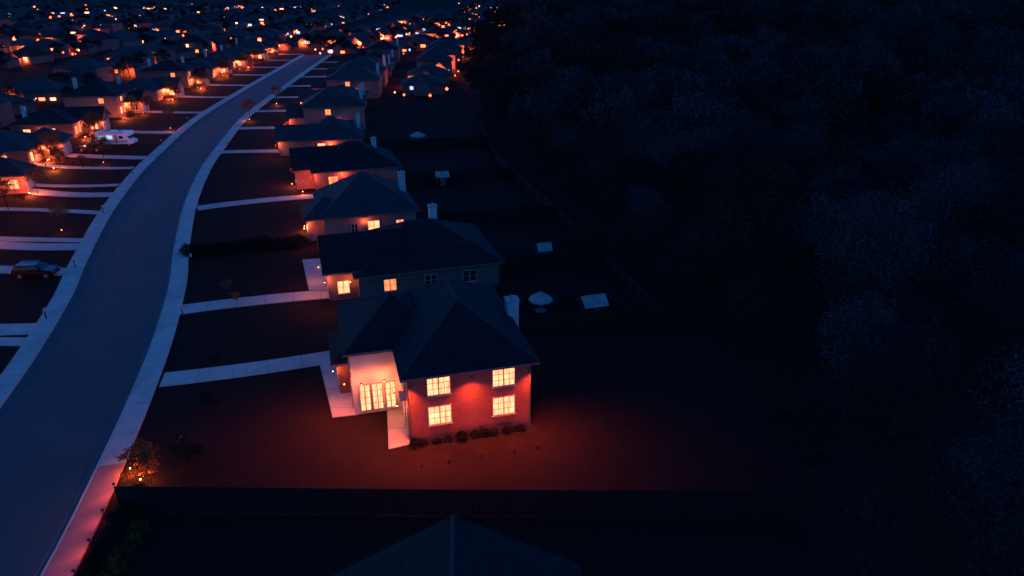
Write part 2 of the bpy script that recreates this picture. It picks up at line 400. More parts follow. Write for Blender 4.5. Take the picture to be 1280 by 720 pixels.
def lantern(H, u, v, z, p, col=(1, 0.25, 0.10)):
    m_ = MB(); m_.tube((u, v, z-0.14), (u, v, z-0.07), 0.06, 0.08, 8, 0, True); m_.tube((u, v, z+0.1), (u, v, z+0.2), 0.1, 0.02, 8, 0, True)
    m_.tube((u, v, z-0.06), (u, v, z-0.03), 0.035, 0.035, 8, 1, True)
    m_.build('wall_lantern', [M['black'], M['bulb']], H)
    lamp(u, v, z+0.04, p, col, 0.04, 'lantern_light', H)

A15 = math.radians(15)
H1 = house('brick_house', -7.8, 46.2, A15,
    [(0, 0, 9.6, 14, 5.7, 3.5, 'v', True), (-3.9, 5.0, 4, 14.0, 5.7, 2.6, 'u', True, 1), (-4.9, 8.6, -3.5, 13.6, 3.0, 0.7, 'v', True)],
    wins=[('S',0,2.35,4.0,1.7,1.5,1,4,3), ('S',0,7.4,4.0,1.7,1.5,1,4,3), ('S',0,2.35,1.4,1.7,1.55,1,4,3), ('S',0,7.4,1.4,1.7,1.55,1,4,3),
          ('S',5,-2.95,0.35,0.75,2.35,1,2,4), ('S',5,-1.95,0.35,0.75,2.35,1,2,4), ('S',5,-0.9,0.35,0.7,2.35,1,2,4),
          ('W',0,1.05,0.35,0.6,2.3,1,1,4), ('W',0,3.3,0.3,1.5,2.6,1,3,4), ('W',0,2.2,4.0,1.1,1.4,1,2,3),
          ('W',-3.9,6.9,0.5,1.2,2.2,1,2,3), ('W',-3.9,7.0,3.7,1.1,1.4,2,2,3),
          ('E',9.6,3,1.2,1.4,1.5,3,2,2), ('E',9.6,10.5,1.2,1.4,1.5,2,2,2), ('E',9.6,3,4.0,1.4,1.4,3,2,2)],
    garages=[('W',-4.9,11.1,4.2,2.3)], chims=[(10.25, 8.2, 7.3, 1.0)], doors=[('W',0,1.95,0.1,0.95,2.15)], wall='brickH', wall2='cream', roof='roof')
def h1(u, v): return (-7.8+u*math.cos(A15)-v*math.sin(A15), 46.2+u*math.sin(A15)+v*math.cos(A15))
mb = MB()
mb.box((-0.03,-0.035,0.0),(9.63,-0.003,0.35)); mb.box((9.45,-0.12,0.0),(9.55,-0.036,5.7)); mb.box((0.05,-0.12,0.0),(0.15,-0.036,5.7))
mb.build('base_and_downspouts', [M['brick3']], H1)
mb = MB()
for (u, v, z) in ((2.6, 6, 7.5), (3.2, 9.5, 8.0), (7.2, 5.5, 7.3), (6.6,11,7.9)):
    mb.tube((u, v, z-0.5), (u, v, z+0.35), 0.07, 0.07, 8, 0, True)
mb.build('roof_vents', [M['darktrim']], H1)
mb = MB()
mb.box((-0.5, 1.2, 3.05), (-0.01, 2.6, 3.15), 0)
mb.build('entry_hood', [M['trim']], H1)
quadslab('porch_slab', [h1(-1.75,-0.5), h1(-0.05,-0.3), h1(-0.05,4.95), h1(-1.3,4.95)], 0.11)
quadslab('driveway', [(-17.9,58.6),(-14.6,49.6),(-12.6,50.0),(-14.0,59.2)], 0.066)
lantern(H1, -0.75, 1.2, 2.75, 190, (1,.27,.11)); lantern(H1, -1.4, 4.0, 3.4, 140); lantern(H1, -3.2, 3.9, 3.4, 120); lantern(H1, -5.3, 8.2, 2.6, 110); lantern(H1, -4.5, 5.6, 2.7, 80); lantern(H1, -0.7, 3.8, 2.2, 110, (1,.27,.11))
RED = (1, 0.14, 0.05)
for u, p in ((0.4, 110), (2.4, 140), (4.9, 160), (7.4, 140), (9.2, 100)):
    spotfix('wall_fill', u, -3.1, 0.2, u, 0, 2.6, p, RED, 160, H1)  # added low spots that redden the south wall, no known fixture here
FL = (1, 0.12, 0.04)
spotfix('lawn_fill', 0.3, -0.62, 5.3, -1.8, -3.6, 0, 4200, FL, 150, H1); spotfix('lawn_fill', 9.3, -0.62, 5.3, 10.6, -3.6, 0, 3200, FL, 150, H1)  # added spots under the eave, they supply the red lawn glow
spotfix('lawn_fill', 4.8, -0.62, 5.3, 4.8, -3.6, 0, 3800, FL, 150, H1); spotfix('lawn_fill', -4.2, 4.4, 5.3, -8, 2.0, 0, 3000, FL, 150, H1)

# --- neighbours on the same side
H2 = house('brick_house', -16.8, 72.6, math.radians(17),
    [(0,0,16,13,2.8,3.6,'u',True), (-3.2,1.0,5,8.5,3.2,3.0,'u',False)],
    wins=[('S',0,3.4,0.9,1.3,1.3,2), ('S',0,8,0.9,1.3,1.3,3), ('S',0,12.5,0.9,1.5,1.3,3), ('W',-3.2,3.2,0.8,1.6,1.5,2), ('W',-3.2,6.4,0.8,1.2,1.5,1), ('S',1.0,-1.6,.8,1.2,1.4,1)],
    garages=[('W',0,10.8,3.9,2.3)], chims=[(10.2, 9.0, 7.4, 0.9)], wall='brick3', roof='roof')
lantern(H2, -3.6, 0.3, 2.6, 320, (1, .2, .08)); lantern(H2, -0.9, 0.1, 2.4, 150, (1, .2, .08)); lantern(H2, -4.0, 5, 2.6, 300, (1, .2, .08))
H3 = house('brick_house', -25.2, 91.8, math.radians(18),
    [(0,0,12.5,12.5,3.3,4.3,'v',True), (-2.0,1,3,6.5,3.0,2.0,'u',True)],
    wins=[('S',0,6.6,0.9,1.5,1.5,1), ('S',0,10.2,1.0,1.0,1.2,2), ('S',0,4.0,1.0,0.8,1.2,3), ('W',0,9.5,0.8,1.4,1.5,2)],
    garages=[('W',-2,3.7,4.4,2.2)], chims=[(12.0, 7.5, 6.8, 0.9)], wall='brick2', roof='roof2')
lantern(H3, -2.5, 0.7, 2.4, 380, (1, .18, .08)); lantern(H3, 5.4, -.5, 2.5, 90, (1, .2, .08)); lantern(H3, -0.6, 8, 2.4, 300, (1, .18, .08))
H4 = house('brick_house', -32.8, 117.0, math.radians(17),
    [(0,0,14,12,3.1,3.4,'u',True), (-3.0,2,4,9,3.1,3.0,'u',False)],
    wins=[('S',0,3,0.9,1.5,1.4,2), ('S',0,9,0.9,1.5,1.4,3), ('W',-3,5.5,0.8,2.0,1.6,2)],
    garages=[('W',0,10.3,2.6,2.2)], chims=[(11, 8, 6.6, 0.8)], wall='brick', roof='roof')
lantern(H4, -0.6, -0.5, 2.5, 380, (1, .16, .07)); lantern(H4, -3.5, 5, 2.5, 450, (1, .16, .07)); lantern(H4, 4.5, -.6, 2.6, 200, (1, .16, .07))

def auto_house(x, y, ang, side, seed):
    rr = random.Random(seed)
    w = rr.uniform(12, 15); d = rr.uniform(11.5, 13.5); h = rr.choice([2.9, 3.1, 5.2]); rise = rr.uniform(2.6, 3.8)
    gx = rr.uniform(2.5, 4.5)
    wall = rr.choice(['brick', 'brick2', 'brick3', 'brick2']); rf = rr.choice(['roof', 'roof2', 'roof2'])
    L1 = lambda: rr.choice([1, 1, 2, 2, 3])
    if side > 0:
        bl = [(0,0,w,d,h,rise,rr.choice('uv'),True), (-gx,0.6,3,6.6,2.9,2.4,'u',rr.random()<0.5)]
        wn = [('S',0,w*.35,0.9,1.4,1.4,L1()), ('S',0,w*.75,0.9,1.4,1.4,3), ('W',0,8.2,0.8,1.4,1.6,L1()), ('W',0,10.3,0.8,1.0,1.6,L1())]
        if h > 4: wn += [('S',0,w*.4,3.6,1.2,1.2,L1()), ('W',0,9,3.6,1.2,1.2,L1())]
        ga = [('W',-gx,3.6,4.4,2.2)]; ch = [(w-.5, d*.6, h+rise+.2, .8)]
    else:
        bl = [(-w,0,0,d,h,rise,rr.choice('uv'),True), (-3,d-6.6,gx,d-.6,2.9,2.4,'u',rr.random()<0.5)]
        wn = [('S',0,-w*.35,0.9,1.4,1.4,L1()), ('S',0,-w*.75,0.9,1.4,1.4,L1()), ('E',0,1.6,0.8,1.4,1.6,L1()), ('E',0,3.7,0.8,1.2,1.6,L1()), ('S',d-6.6,gx-1.6,0.9,1.4,1.4,L1())]
        if h > 4: wn += [('S',0,-w*.3,3.6,1.2,1.2,L1()), ('E',0,3,3.6,1.2,1.2,L1())]
        ga = [('E',gx,d-3.6,4.4,2.2)]; ch = [(-w+.5, d*.6, h+rise+.2, .8)]
    H = house('brick_house', x, y, ang, bl, wn, ga, ch, wall=wall, roof=rf)
    if side > 0:
        lantern(H, -gx-.5, .2, 2.3, rr.uniform(400, 1000), (1, rr.uniform(.13, .22), .06)); lantern(H, w*.5, -.6, 2.2, rr.uniform(50, 300), (1, rr.uniform(.13, .22), .06))
    else:
        lantern(H, .6, d-7.2, 2.3, rr.uniform(600, 1500), (1, rr.uniform(.13, .22), .06))
        lantern(H, gx+.5, d-7.0, 2.3, rr.uniform(200, 700), (1, rr.uniform(.13, .22), .06))
        lantern(H, -w*.5, -.6, 2.3, rr.uniform(40, 300), (1, rr.uniform(.13, .22), .06))
    return w, d, gx

# ------------------------------------------------------------ foliage meshes
def tree_mesh(name, seed, h, cr, nclump, nleaf, ls, leafmat, tr=0.18, base=0.35, clr=0.85, limbs=9, flat=0.75):
    rr = random.Random(seed); rng = np.random.default_rng(seed)
    mb = MB()
    zc = h-cr*flat
    top = Vector((rr.uniform(-.4, .4), rr.uniform(-.4, .4), zc+cr*0.3)); segs = 5; pts = [Vector((0, 0, 0))]
    for i in range(1, segs+1):
        t = i/segs; pts.append(Vector((top.x*t+rr.uniform(-.12, .12)*cr*.2, top.y*t+rr.uniform(-.12, .12)*cr*.2, top.z*t)))
    for i in range(segs):
        mb.tube(pts[i], pts[i+1], tr*(1-i/segs*.8), tr*(1-(i+1)/segs*.8), 7, 0)
    cl = []
    for i in range(nclump):
        v = Vector((rr.gauss(0, 1), rr.gauss(0, 1), rr.gauss(0.25, 0.9))).normalized()
        rad = cr*rr.uniform(0.45, 1.0)**0.6*rr.uniform(.8, 1.12)
        c = Vector((v.x*rad, v.y*rad, zc+v.z*rad*flat))
        if c.z < h*base*.8: c.z = h*base*.8+rr.random()*cr*.3
        cl.append((c, cr*rr.uniform(0.12, 0.26)*clr))
    for i in range(min(limbs, nclump)):
        s0 = pts[rr.randint(2, segs-1)]; c = cl[i][0]; mid = s0.lerp(c, .5)+Vector((0, 0, cr*.08))
        mb.tube(s0, mid, tr*.4, tr*.22, 5, 0); mb.tube(mid, c, tr*.22, tr*.06, 4, 0)
        for k in range(3):
            e = c+Vector((rr.uniform(-1, 1), rr.uniform(-1, 1), rr.uniform(-.2, 1)))*cr*.25
            mb.tube(mid.lerp(c, .6), e, tr*.1, tr*.03, 3, 0)
    V = np.array([tuple(v) for v in mb.v]); F = list(mb.f); nb = len(F)
    per = nleaf//nclump
    C = np.repeat(np.array([tuple(c[0]) for c in cl]), per, axis=0); Rr = np.repeat(np.array([c[1] for c in cl]), per)
    n = len(C)
    pos = C + rng.normal(size=(n, 3))*Rr[:, None]*np.array([1, 1, .75])
    a = rng.normal(size=(n, 3)); a /= np.linalg.norm(a, axis=1)[:, None]
    b = rng.normal(size=(n, 3)); b -= (a*b).sum(1)[:, None]*a; b /= np.linalg.norm(b, axis=1)[:, None]
    s = (ls*rng.uniform(.5, 1.3, n))[:, None]
    q = np.stack([pos-a*s, pos-b*s*.55, pos+a*s, pos+b*s*.55], axis=1).reshape(-1, 3)
    o = len(V); VV = np.vstack([V, q])
    F += [(o+4*i, o+4*i+1, o+4*i+2, o+4*i+3) for i in range(n)]
    me = bpy.data.meshes.new(name); me.from_pydata(VV.tolist(), [], F)
    me.materials.append(M['bark']); me.materials.append(M[leafmat])
    me.polygons.foreach_set('material_index', np.array([0]*nb+[1]*n, dtype=np.int32)); me.update()
    return me
def put(name, me, x, y, s=1.0, parent=None, z=0, sz=None):
    o = bpy.data.objects.new(name, me); sc.collection.objects.link(o)
    o.location = (x, y, z); o.scale = (s, s, sz or s); o.rotation_euler = (0, 0, R()*6.28)
    if parent: o.parent = parent
    return o
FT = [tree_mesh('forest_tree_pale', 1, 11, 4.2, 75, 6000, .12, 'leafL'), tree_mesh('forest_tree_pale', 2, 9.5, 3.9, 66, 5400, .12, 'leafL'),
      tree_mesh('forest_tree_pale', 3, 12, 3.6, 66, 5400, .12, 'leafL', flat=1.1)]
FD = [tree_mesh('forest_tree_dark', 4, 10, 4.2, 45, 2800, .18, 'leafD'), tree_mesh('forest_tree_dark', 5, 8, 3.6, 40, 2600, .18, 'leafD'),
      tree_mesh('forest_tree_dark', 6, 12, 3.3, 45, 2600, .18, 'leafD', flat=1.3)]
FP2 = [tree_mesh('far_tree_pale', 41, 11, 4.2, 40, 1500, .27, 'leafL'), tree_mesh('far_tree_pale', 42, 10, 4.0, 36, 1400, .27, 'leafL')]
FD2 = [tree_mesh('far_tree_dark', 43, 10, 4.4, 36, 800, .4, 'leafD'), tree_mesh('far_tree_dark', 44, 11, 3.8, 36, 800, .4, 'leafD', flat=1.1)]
SH = [tree_mesh('shrub', 7, 1.3, .75, 22, 1300, .06, 'leafD', tr=.03, base=.1, flat=.75), tree_mesh('shrub', 8, 1.0, .6, 18, 1000, .06, 'leafD', tr=.03, base=.1)]
SW = [tree_mesh('shrub', 9, 1.5, .8, 24, 1500, .06, 'leafW', tr=.03, base=.12), tree_mesh('small_tree', 10, 4.2, 1.4, 26, 2000, .09, 'leafW', tr=.07, base=.35),
      tree_mesh('small_tree', 12, 3.4, 1.1, 22, 1600, .08, 'leafW', tr=.06, base=.3)]
CON = tree_mesh('conifer_shrub', 13, 2.6, .8, 40, 2200, .06, 'leafD', tr=.05, base=.05, flat=1.6)

def fedge(y):
    T = [(-100,21),(30,18),(50,18),(68,17),(100,9),(139,-1),(182,-8),(240,-12),(430,-14),(700,10),(1400,60)]
    return float(np.interp(y, [t[0] for t in T], [t[1] for t in T]))
forest = empty('forest', (0, 0, 0))
def scatter(y0, y1, sp, smin, smax, sx, pal, TP, TD):
    y = y0
    while y < y1:
        x = fedge(y)+R()*sp*.5
        xm = .76*(.918*y+13)+sx
        while x < xm:
            if R() < .94:
                px, py = x+random.uniform(-.42, .42)*sp, y+random.uniform(-.42, .42)*sp
                near = px-fedge(py)
                k = math.sin(px*.045+1.3)*math.cos(py*.038+.4)+.5*math.sin(px*.11+py*.09)
                ispale = R() < (pal+.3*k) and near > 5
                me = random.choice(TP if ispale else TD); s = random.uniform(smin, smax)*(.72 if near < 8 else 1)
                put('forest_tree', me, px, py, s, forest)
            x += sp
        y += sp*.9
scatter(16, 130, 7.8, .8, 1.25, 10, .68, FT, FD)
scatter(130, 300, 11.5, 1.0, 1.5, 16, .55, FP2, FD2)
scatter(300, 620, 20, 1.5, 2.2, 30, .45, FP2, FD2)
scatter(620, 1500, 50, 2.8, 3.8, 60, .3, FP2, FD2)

# ------------------------------------------------------------ street-side houses
for i, (x, y) in enumerate([(-42.5,143),(-48,168),(-51.5,192),(-54,216),(-56,240),(-58,264),(-60,288),(-60,312)]):
    a = dirang(y); auto_house(x, y, a, 1, 100+i)
    d = Vector((math.cos(a), math.sin(a)))
    s0 = Vector((cx(y+2), y+2))+d*6.7; s1 = Vector((x-2.5, y+4.2))
    path('driveway', curve3(s0, s1, .3), 2.6)
    for k in range(2):
        u = -random.uniform(3, 6); v = random.uniform(-2, 8)
        gx, gy = x+u*math.cos(a)-v*math.sin(a), y+u*math.sin(a)+v*math.cos(a)
        put('shrub', SW[0], gx+.9, gy+.8, random.uniform(.9, 1.5))
        if k < 1: garden_light(gx, gy, random.choice([280, 420, 600]), (1, random.uniform(.14, .22), .07))
for i, (x, y) in enumerate([(-71,60),(-76,84),(-83,109),(-91,134),(-97,160),(-100,186),(-102,212),(-104,238),(-106,264),(-108,290),(-110,316),(-112,342)]):
    a = dirang(y); w, d_, gx_ = auto_house(x, y, a, -1, 300+i)
    d = Vector((math.cos(a), math.sin(a))); q = y+d_-3.6
    s0 = Vector((cx(q-1), q-1))-d*6.7; s1 = Vector((x+gx_-(d_-3.6)*math.sin(a), y+(d_-3.6)*math.cos(a)))
    path('driveway', curve3(s0, s1, random.uniform(.3, 1.3)), 2.6)
    n = 3 if 120 < y < 300 else 1
    for k in range(n+2):
        u = random.uniform(1.5, 5.5); v = random.uniform(-6, 5)
        gx, gy = x+u*math.cos(a)-v*math.sin(a), y+u*math.sin(a)+v*math.cos(a)
        put(*(('shrub', SW[0]) if k % 2 else ('small_tree', SW[1])), gx+.7, gy+.9, random.uniform(.9, 1.4))
        if k < n: garden_light(gx, gy, random.choice([450, 800, 1200]), (1, random.uniform(.13, .22), .07))
for (x0, x1, y0, y1, b) in [(-57.5,-78,92.5,94,.2),(-62.5,-82,105,107,-.4),(-67.8,-86,121,122,1.2),(-71,-92,133,136,1.3)]:
    path('driveway', curve3((x0, y0), (x1, y1), b), 1.5, 0.07)
path('driveway', curve3((-46.6, 62.8), (-64, 63.4), 0), 1.7, 0.07)
path('driveway', curve3((-52.9, 81.0), (-68, 82.4), 0), 2.3, 0.07)

# ------------------------------------------------------------ distant neighbourhood (one object)
wb = MB(); nd = 0; nl = 0
trs = []
def far_house(x, y, ang, lit):
    global nl
    ca, sa = math.cos(ang), math.sin(ang); w = random.uniform(6, 7.5); d = random.uniform(5, 6.5); h = random.choice([3, 3, 5.2]); r = random.uniform(2.4, 3.6); ov = .5
    T = lambda u, v, z: (x+u*ca-v*sa, y+u*sa+v*ca, z)
    rm = random.choice([1, 2, 2])
    c = [(-w,-d),(w,-d),(w,d),(-w,d)]; e = [(-w-ov,-d-ov),(w+ov,-d-ov),(w+ov,d+ov),(-w-ov,d+ov)]
    for i in range(4):
        a, b = c[i], c[(i+1) % 4]; wb.poly([T(*a,0),T(*b,0),T(*b,h),T(*a,h)], 0)
    k = w-d+.5
    wb.poly([T(*e[0],h),T(*e[1],h),T(k,0,h+r),T(-k,0,h+r)], rm); wb.poly([T(*e[2],h),T(*e[3],h),T(-k,0,h+r),T(k,0,h+r)], rm)
    wb.poly([T(*e[1],h),T(*e[2],h),T(k,0,h+r)], rm); wb.poly([T(*e[3],h),T(*e[0],h),T(-k,0,h+r)], rm)
    g = random.uniform(-w+3, w-3)
    wb.poly([T(g-2.5,-d-1.6,0),T(g+2.5,-d-1.6,0),T(g+2.5,-d-1.6,2.8),T(g,-d-1.6,4.8),T(g-2.5,-d-1.6,2.8)], 0)
    for sg in (1, -1):
        wb.poly([T(g+sg*2.5,-d-1.6,0),T(g+sg*2.5,-d,0),T(g+sg*2.5,-d,2.8),T(g+sg*2.5,-d-1.6,2.8)], 0)
        wb.poly([T(g+sg*2.9,-d-1.9,2.6),T(g,-d-1.9,4.95),T(g,-d+2,4.95),T(g+sg*2.9,-d+2,2.6)], rm)
    big = 1.35+max(0, y-220)/450
    for i in range(lit):
        m = random.choice([3,3,3,4,4,5] if y < 450 else [3,3,4,4,5,5]); u = random.uniform(-w+1, w-1); s = random.uniform(.3, .75)*big; z0 = random.choice([.8, .8, 1.6]) if h < 4 else random.choice([.8, 3.4])
        q = -d-.05 if abs(u-g) > 2.5 else -d-1.65
        hh = random.uniform(.7, 1.4)
        wb.poly([T(u-s,q,z0),T(u+s,q,z0),T(u+s,q,z0+hh),T(u-s,q,z0+hh)], m)
    for _ in range(random.choice([0, 1, 3, 4, 5])):
        m = random.choice([3,3,3,3,3,4,5]); u, v, z = random.uniform(-w-3, w+3), -d-random.uniform(2, 9), random.uniform(.5, 3.0); s = random.uniform(.14, .4)*big
        for t in range(4):
            a0, a1 = t*math.pi/2, (t+1)*math.pi/2
            wb.poly([T(u+s*math.cos(a0),v+s*math.sin(a0),z),T(u+s*math.cos(a1),v+s*math.sin(a1),z),T(u,v,z+s*1.3)], m)
            wb.poly([T(u+s*math.cos(a1),v+s*math.sin(a1),z),T(u+s*math.cos(a0),v+s*math.sin(a0),z),T(u,v,z-s*.8)], m)
            wb.poly([T(u+.05*math.cos(a0),v+.05*math.sin(a0),0),T(u+.05*math.cos(a1),v+.05*math.sin(a1),0),T(u+.05*math.cos(a1),v+.05*math.sin(a1),z),T(u+.05*math.cos(a0),v+.05*math.sin(a0),z)], 0)
    if y < 560 and R() < (.6 if y < 380 else .35) and abs(x) < .8*(.918*y+13):
        u = random.uniform(-w, w); lx, ly, _z = T(u, -d-2.6, 0)
        lamp(lx, ly, 2.2, random.uniform(900, 2600)*big*big, (1, random.uniform(.11, .2), .05), .2, 'porch_light'); nl += 1
for k in range(26):
    dx = -58-(k//2)*76-(0 if k % 2 == 0 else 50)
    y = 90 if dx > -130 else 110
    while y < 930:
        x = cfar(min(y, 400))+(0 if y > 262 else cx(y)-cfar(y))+dx*(1+0.0003*y)+18*math.sin(y*.013+k//2)*(1 if k > 1 else .3)+random.uniform(-2, 2)
        if x > -.95*(.918*y+13)-60 and x < fedge(y)-25:
            far_house(x, y, random.uniform(-.5, .3), random.choice([1, 1, 2, 3, 3]) if y < 400 else random.choice([1, 2, 3, 4]))
            nd += 1
            for t in range(2): trs.append((x+random.uniform(-14, 14), y+random.choice([-10, 10, 12])))
        y += random.uniform(18, 22) if y < 500 else random.uniform(19, 25)
for y in np.arange(352, 940, 20):
    for dx in ((-38, -12, 24, 52, 80) if y > 365 else (-4, 24)):
        x = cfar(y)+dx+random.uniform(-4, 4)
        if x < fedge(y)-6: far_house(x, y, random.uniform(-.5, .4), random.choice([1, 2, 3, 4])); trs.append((x+9, y-9))
for y in np.arange(230, 374, 22):
    x = fedge(y)-16; far_house(x, y, .1, random.choice([0, 1, 2]))
wb.build('distant_houses', [M['brick3'], M['roof'], M['roof2'], M['farO'], M['farY'], M['farB']])
tg = empty('distant_trees')
FS = tree_mesh('town_tree', 21, 6, 2.4, 24, 700, .25, 'leafD', tr=.12)
for (x, y) in trs: put('town_tree', FS, x, y, random.uniform(.7, 1.2), tg)
for (x, y) in ((-84, 352), (-90, 356), (-95, 352), (-78, 350)): put('town_tree', FS, x, y, 1.3, tg)
for y in np.arange(960, 1500, 70):
    for x in np.arange(-1150, fedge(y), 48):
        put('town_tree', random.choice(FD2), x+random.uniform(-18, 18), y+random.uniform(-25, 25), random.uniform(2, 3.2), tg)

# ------------------------------------------------------------ fences & hedges
def fence(pts, h=1.9):
    mb = MB()
    for i in range(len(pts)-1):
        a = Vector(pts[i]); b = Vector(pts[i+1]); d = b-a; l = d.length; d.normalize(); n = Vector((-d.y, d.x))
        k = 0
        while k < l:
            w = .14; p = a+d*k; q = a+d*min(k+w-.012, l); hh = h+random.uniform(-.02, .02); t = .01 if int(k/.14) % 2 else .014
            mb.poly([(p.x-n.x*t,p.y-n.y*t,0.02),(q.x-n.x*t,q.y-n.y*t,0.02),(q.x-n.x*t,q.y-n.y*t,hh),(p.x-n.x*t,p.y-n.y*t,hh)])
            mb.poly([(q.x+n.x*t,q.y+n.y*t,0.02),(p.x+n.x*t,p.y+n.y*t,0.02),(p.x+n.x*t,p.y+n.y*t,hh),(q.x+n.x*t,q.y+n.y*t,hh)])
            mb.poly([(p.x-n.x*t,p.y-n.y*t,hh),(q.x-n.x*t,q.y-n.y*t,hh),(q.x+n.x*t,q.y+n.y*t,hh),(p.x+n.x*t,p.y+n.y*t,hh)])
            k += w
        k = 0
        while k <= l:
            p = a+d*k+n*.08; mb.box((p.x-.05, p.y-.05, 0), (p.x+.05, p.y+.05, h-.1)); k += 2.4
        for z in (.35, h*.5, h-.3):
            A = a+n*.03; B = b+n*.03; C = b+n*.07; D = a+n*.07
            mb.poly([(A.x,A.y,z),(B.x,B.y,z),(C.x,C.y,z),(D.x,D.y,z)]); mb.poly([(D.x,D.y,z-.09),(C.x,C.y,z-.09),(C.x,C.y,z),(D.x,D.y,z)])
    return mb.build('wooden_fence', [M['wood']])
fence([(-26.2,38.3),(-5,38.0),(18.5,37.8)], 2.2)
fence([(15.4,67),(7.5,98.5),(-2.5,135),(-9,180)])
fence([(1.0,64.8),(15.2,67.0)]); fence([(-1.2,81),(12,84.2)]); fence([(-11.5,99),(7.3,103)]); fence([(-19,122),(1,127)]); fence([(-27,148),(-5,153)])
HB = tree_mesh('hedge_clump', 31, 1.5, 1.1, 30, 2600, .07, 'leafD', tr=.03, base=.05)
def hedge(pts, sp=1.2, s=1.0, name='hedge', me=None, var=.15, jit=0):
    e = empty(name, (*pts[0], 0))
    for i in range(len(pts)-1):
        a = Vector(pts[i]); b = Vector(pts[i+1]); n = max(1, int((b-a).length/sp))
        for k in range(n):
            p = a.lerp(b, (k+random.uniform(-jit, jit))/n); put('clump', me or HB, p.x-pts[0][0], p.y-pts[0][1], s*random.uniform(1-var, 1+var), e)
hedge([(-41.5, 87.0), (-27.5, 91.0)], 1.1, 1.0)
hedge([(-25.6,39.8), (-25.4,37.0), (-25.0,33.6), (-25.0,31)], 1.1, .8)
HW = tree_mesh('flower_clump', 33, 1.0, .8, 24, 1600, .06, 'leafG', tr=.03, base=.05)
hedge([(-24.1,36.4), (-23.8,33), (-23.8,31)], .9, .9, 'flower_hedge', HW)
hedge([h1(0.4,-0.55), h1(9.3,-0.55)], .6, .34, 'hedge', HB, .45, .5)
mb = MB()
P = [h1(-.1,-1.1), h1(9.9,-1.1), h1(9.9,-0.05), h1(-.1,-0.05)]
mb.poly([(x, y, .01) for x, y in P]); mb.build('flower_bed', [M['mulch']])
put('shrub', SW[0], -26.9, 43.0, 1.5); put('shrub', SW[0], -26.0, 42.2, 1.1); put('shrub', SW[0], -27.2, 41.6, .7)
garden_light(-26.2, 41.2, 260, (1, .25, .05)); garden_light(-27.5, 42.4, 200, (1, .25, .05))
for yy in (29.5, 32, 34.5, 37.2, 39.8):
    xx = cx(yy)+7.5; spotfix('walk_fill', xx, yy, 1.15, xx-1.9, yy, 0, 90, (1, .20, .15), 165)  # added spots beside the hedge to warm the sidewalk, no glowing head
put('conifer_shrub', CON, -24.2, 43.6, 1.0); put('shrub', SH[0], -23.6, 44.3, .9)
put('shrub', SH[0], -25.6, 51.9, .8); put('shrub', SH[1], -25.0, 51.6, .8)
put('shrub', SH[1], -27.7, 58.6, .9); put('small_tree', SW[2], -32, 74.2, .55); put('shrub', SW[0], -30.6, 72.6, .7)
put('small_tree', SW[2], -18.7, 77.6, .9); put('small_tree', SW[1], -19.8, 80.4, .7); put('shrub', SW[0], -20.6, 76.4, .9); put('conifer_shrub', CON, -21.5, 81.4, .9)
garden_light(-20.2, 75.3, 320, (1, .26, .12)); garden_light(-20.6, 78.6, 300, (1, .2, .08))
put('small_tree', SW[1], -28.6, 97.5, .8); garden_light(-29.2, 96.2, 320); put('small_tree', SW[2], -37.0, 121.5, 1); garden_light(-37.6, 120.0, 420, (1, .18, .08)); garden_light(-34.5, 115.2, 260, (1, .18, .08))
put('small_tree', SW[1], -63.5, 97, .9); put('small_tree', SW[1], -78.5, 137, 1.2); put('small_tree', SW[1], -80.5, 171, 1.2); put('small_tree', SW[1], -77.8, 128.5, .8)
garden_light(-63.0, 95.6, 40); garden_light(-78.0, 135.6, 100); garden_light(-80, 169.5, 240)
put('small_tree', SW[1], -65.5, 182, 1.2); garden_light(-65.2, 180.6, 300); put('small_tree', SW[1], -66, 206, 1.2); garden_light(-65.7, 204.6, 400)
for (x, y, s) in ((5.2,68.5,1.2),(6.1,70,1.4),(1.6,70.2,1.1),(5.6,66.6,1.0),(10.8,69,1.3),(7.3,88,1.4),(-9,118,1.5),(2,104,1.6)):
    put('shrub', SH[0], x, y, s)

# ------------------------------------------------------------ foreground neighbour house (roof below the camera)
house('brick_house', -7.3, 9.5, math.radians(4),
    [(0,0,11.4,16.9,5.6,3.5,'v',False), (9,4,16.5,14.5,5.0,2.4,'u',True)],
    wins=[('N',16.9,3,1.2,1.4,1.5,3), ('N',16.9,8,1.2,1.4,1.5,3), ('W',0,12,1.2,1.4,1.5,3)], garages=[('W',0,4,4.6,2.3)], wall='brick3', roof='roof')

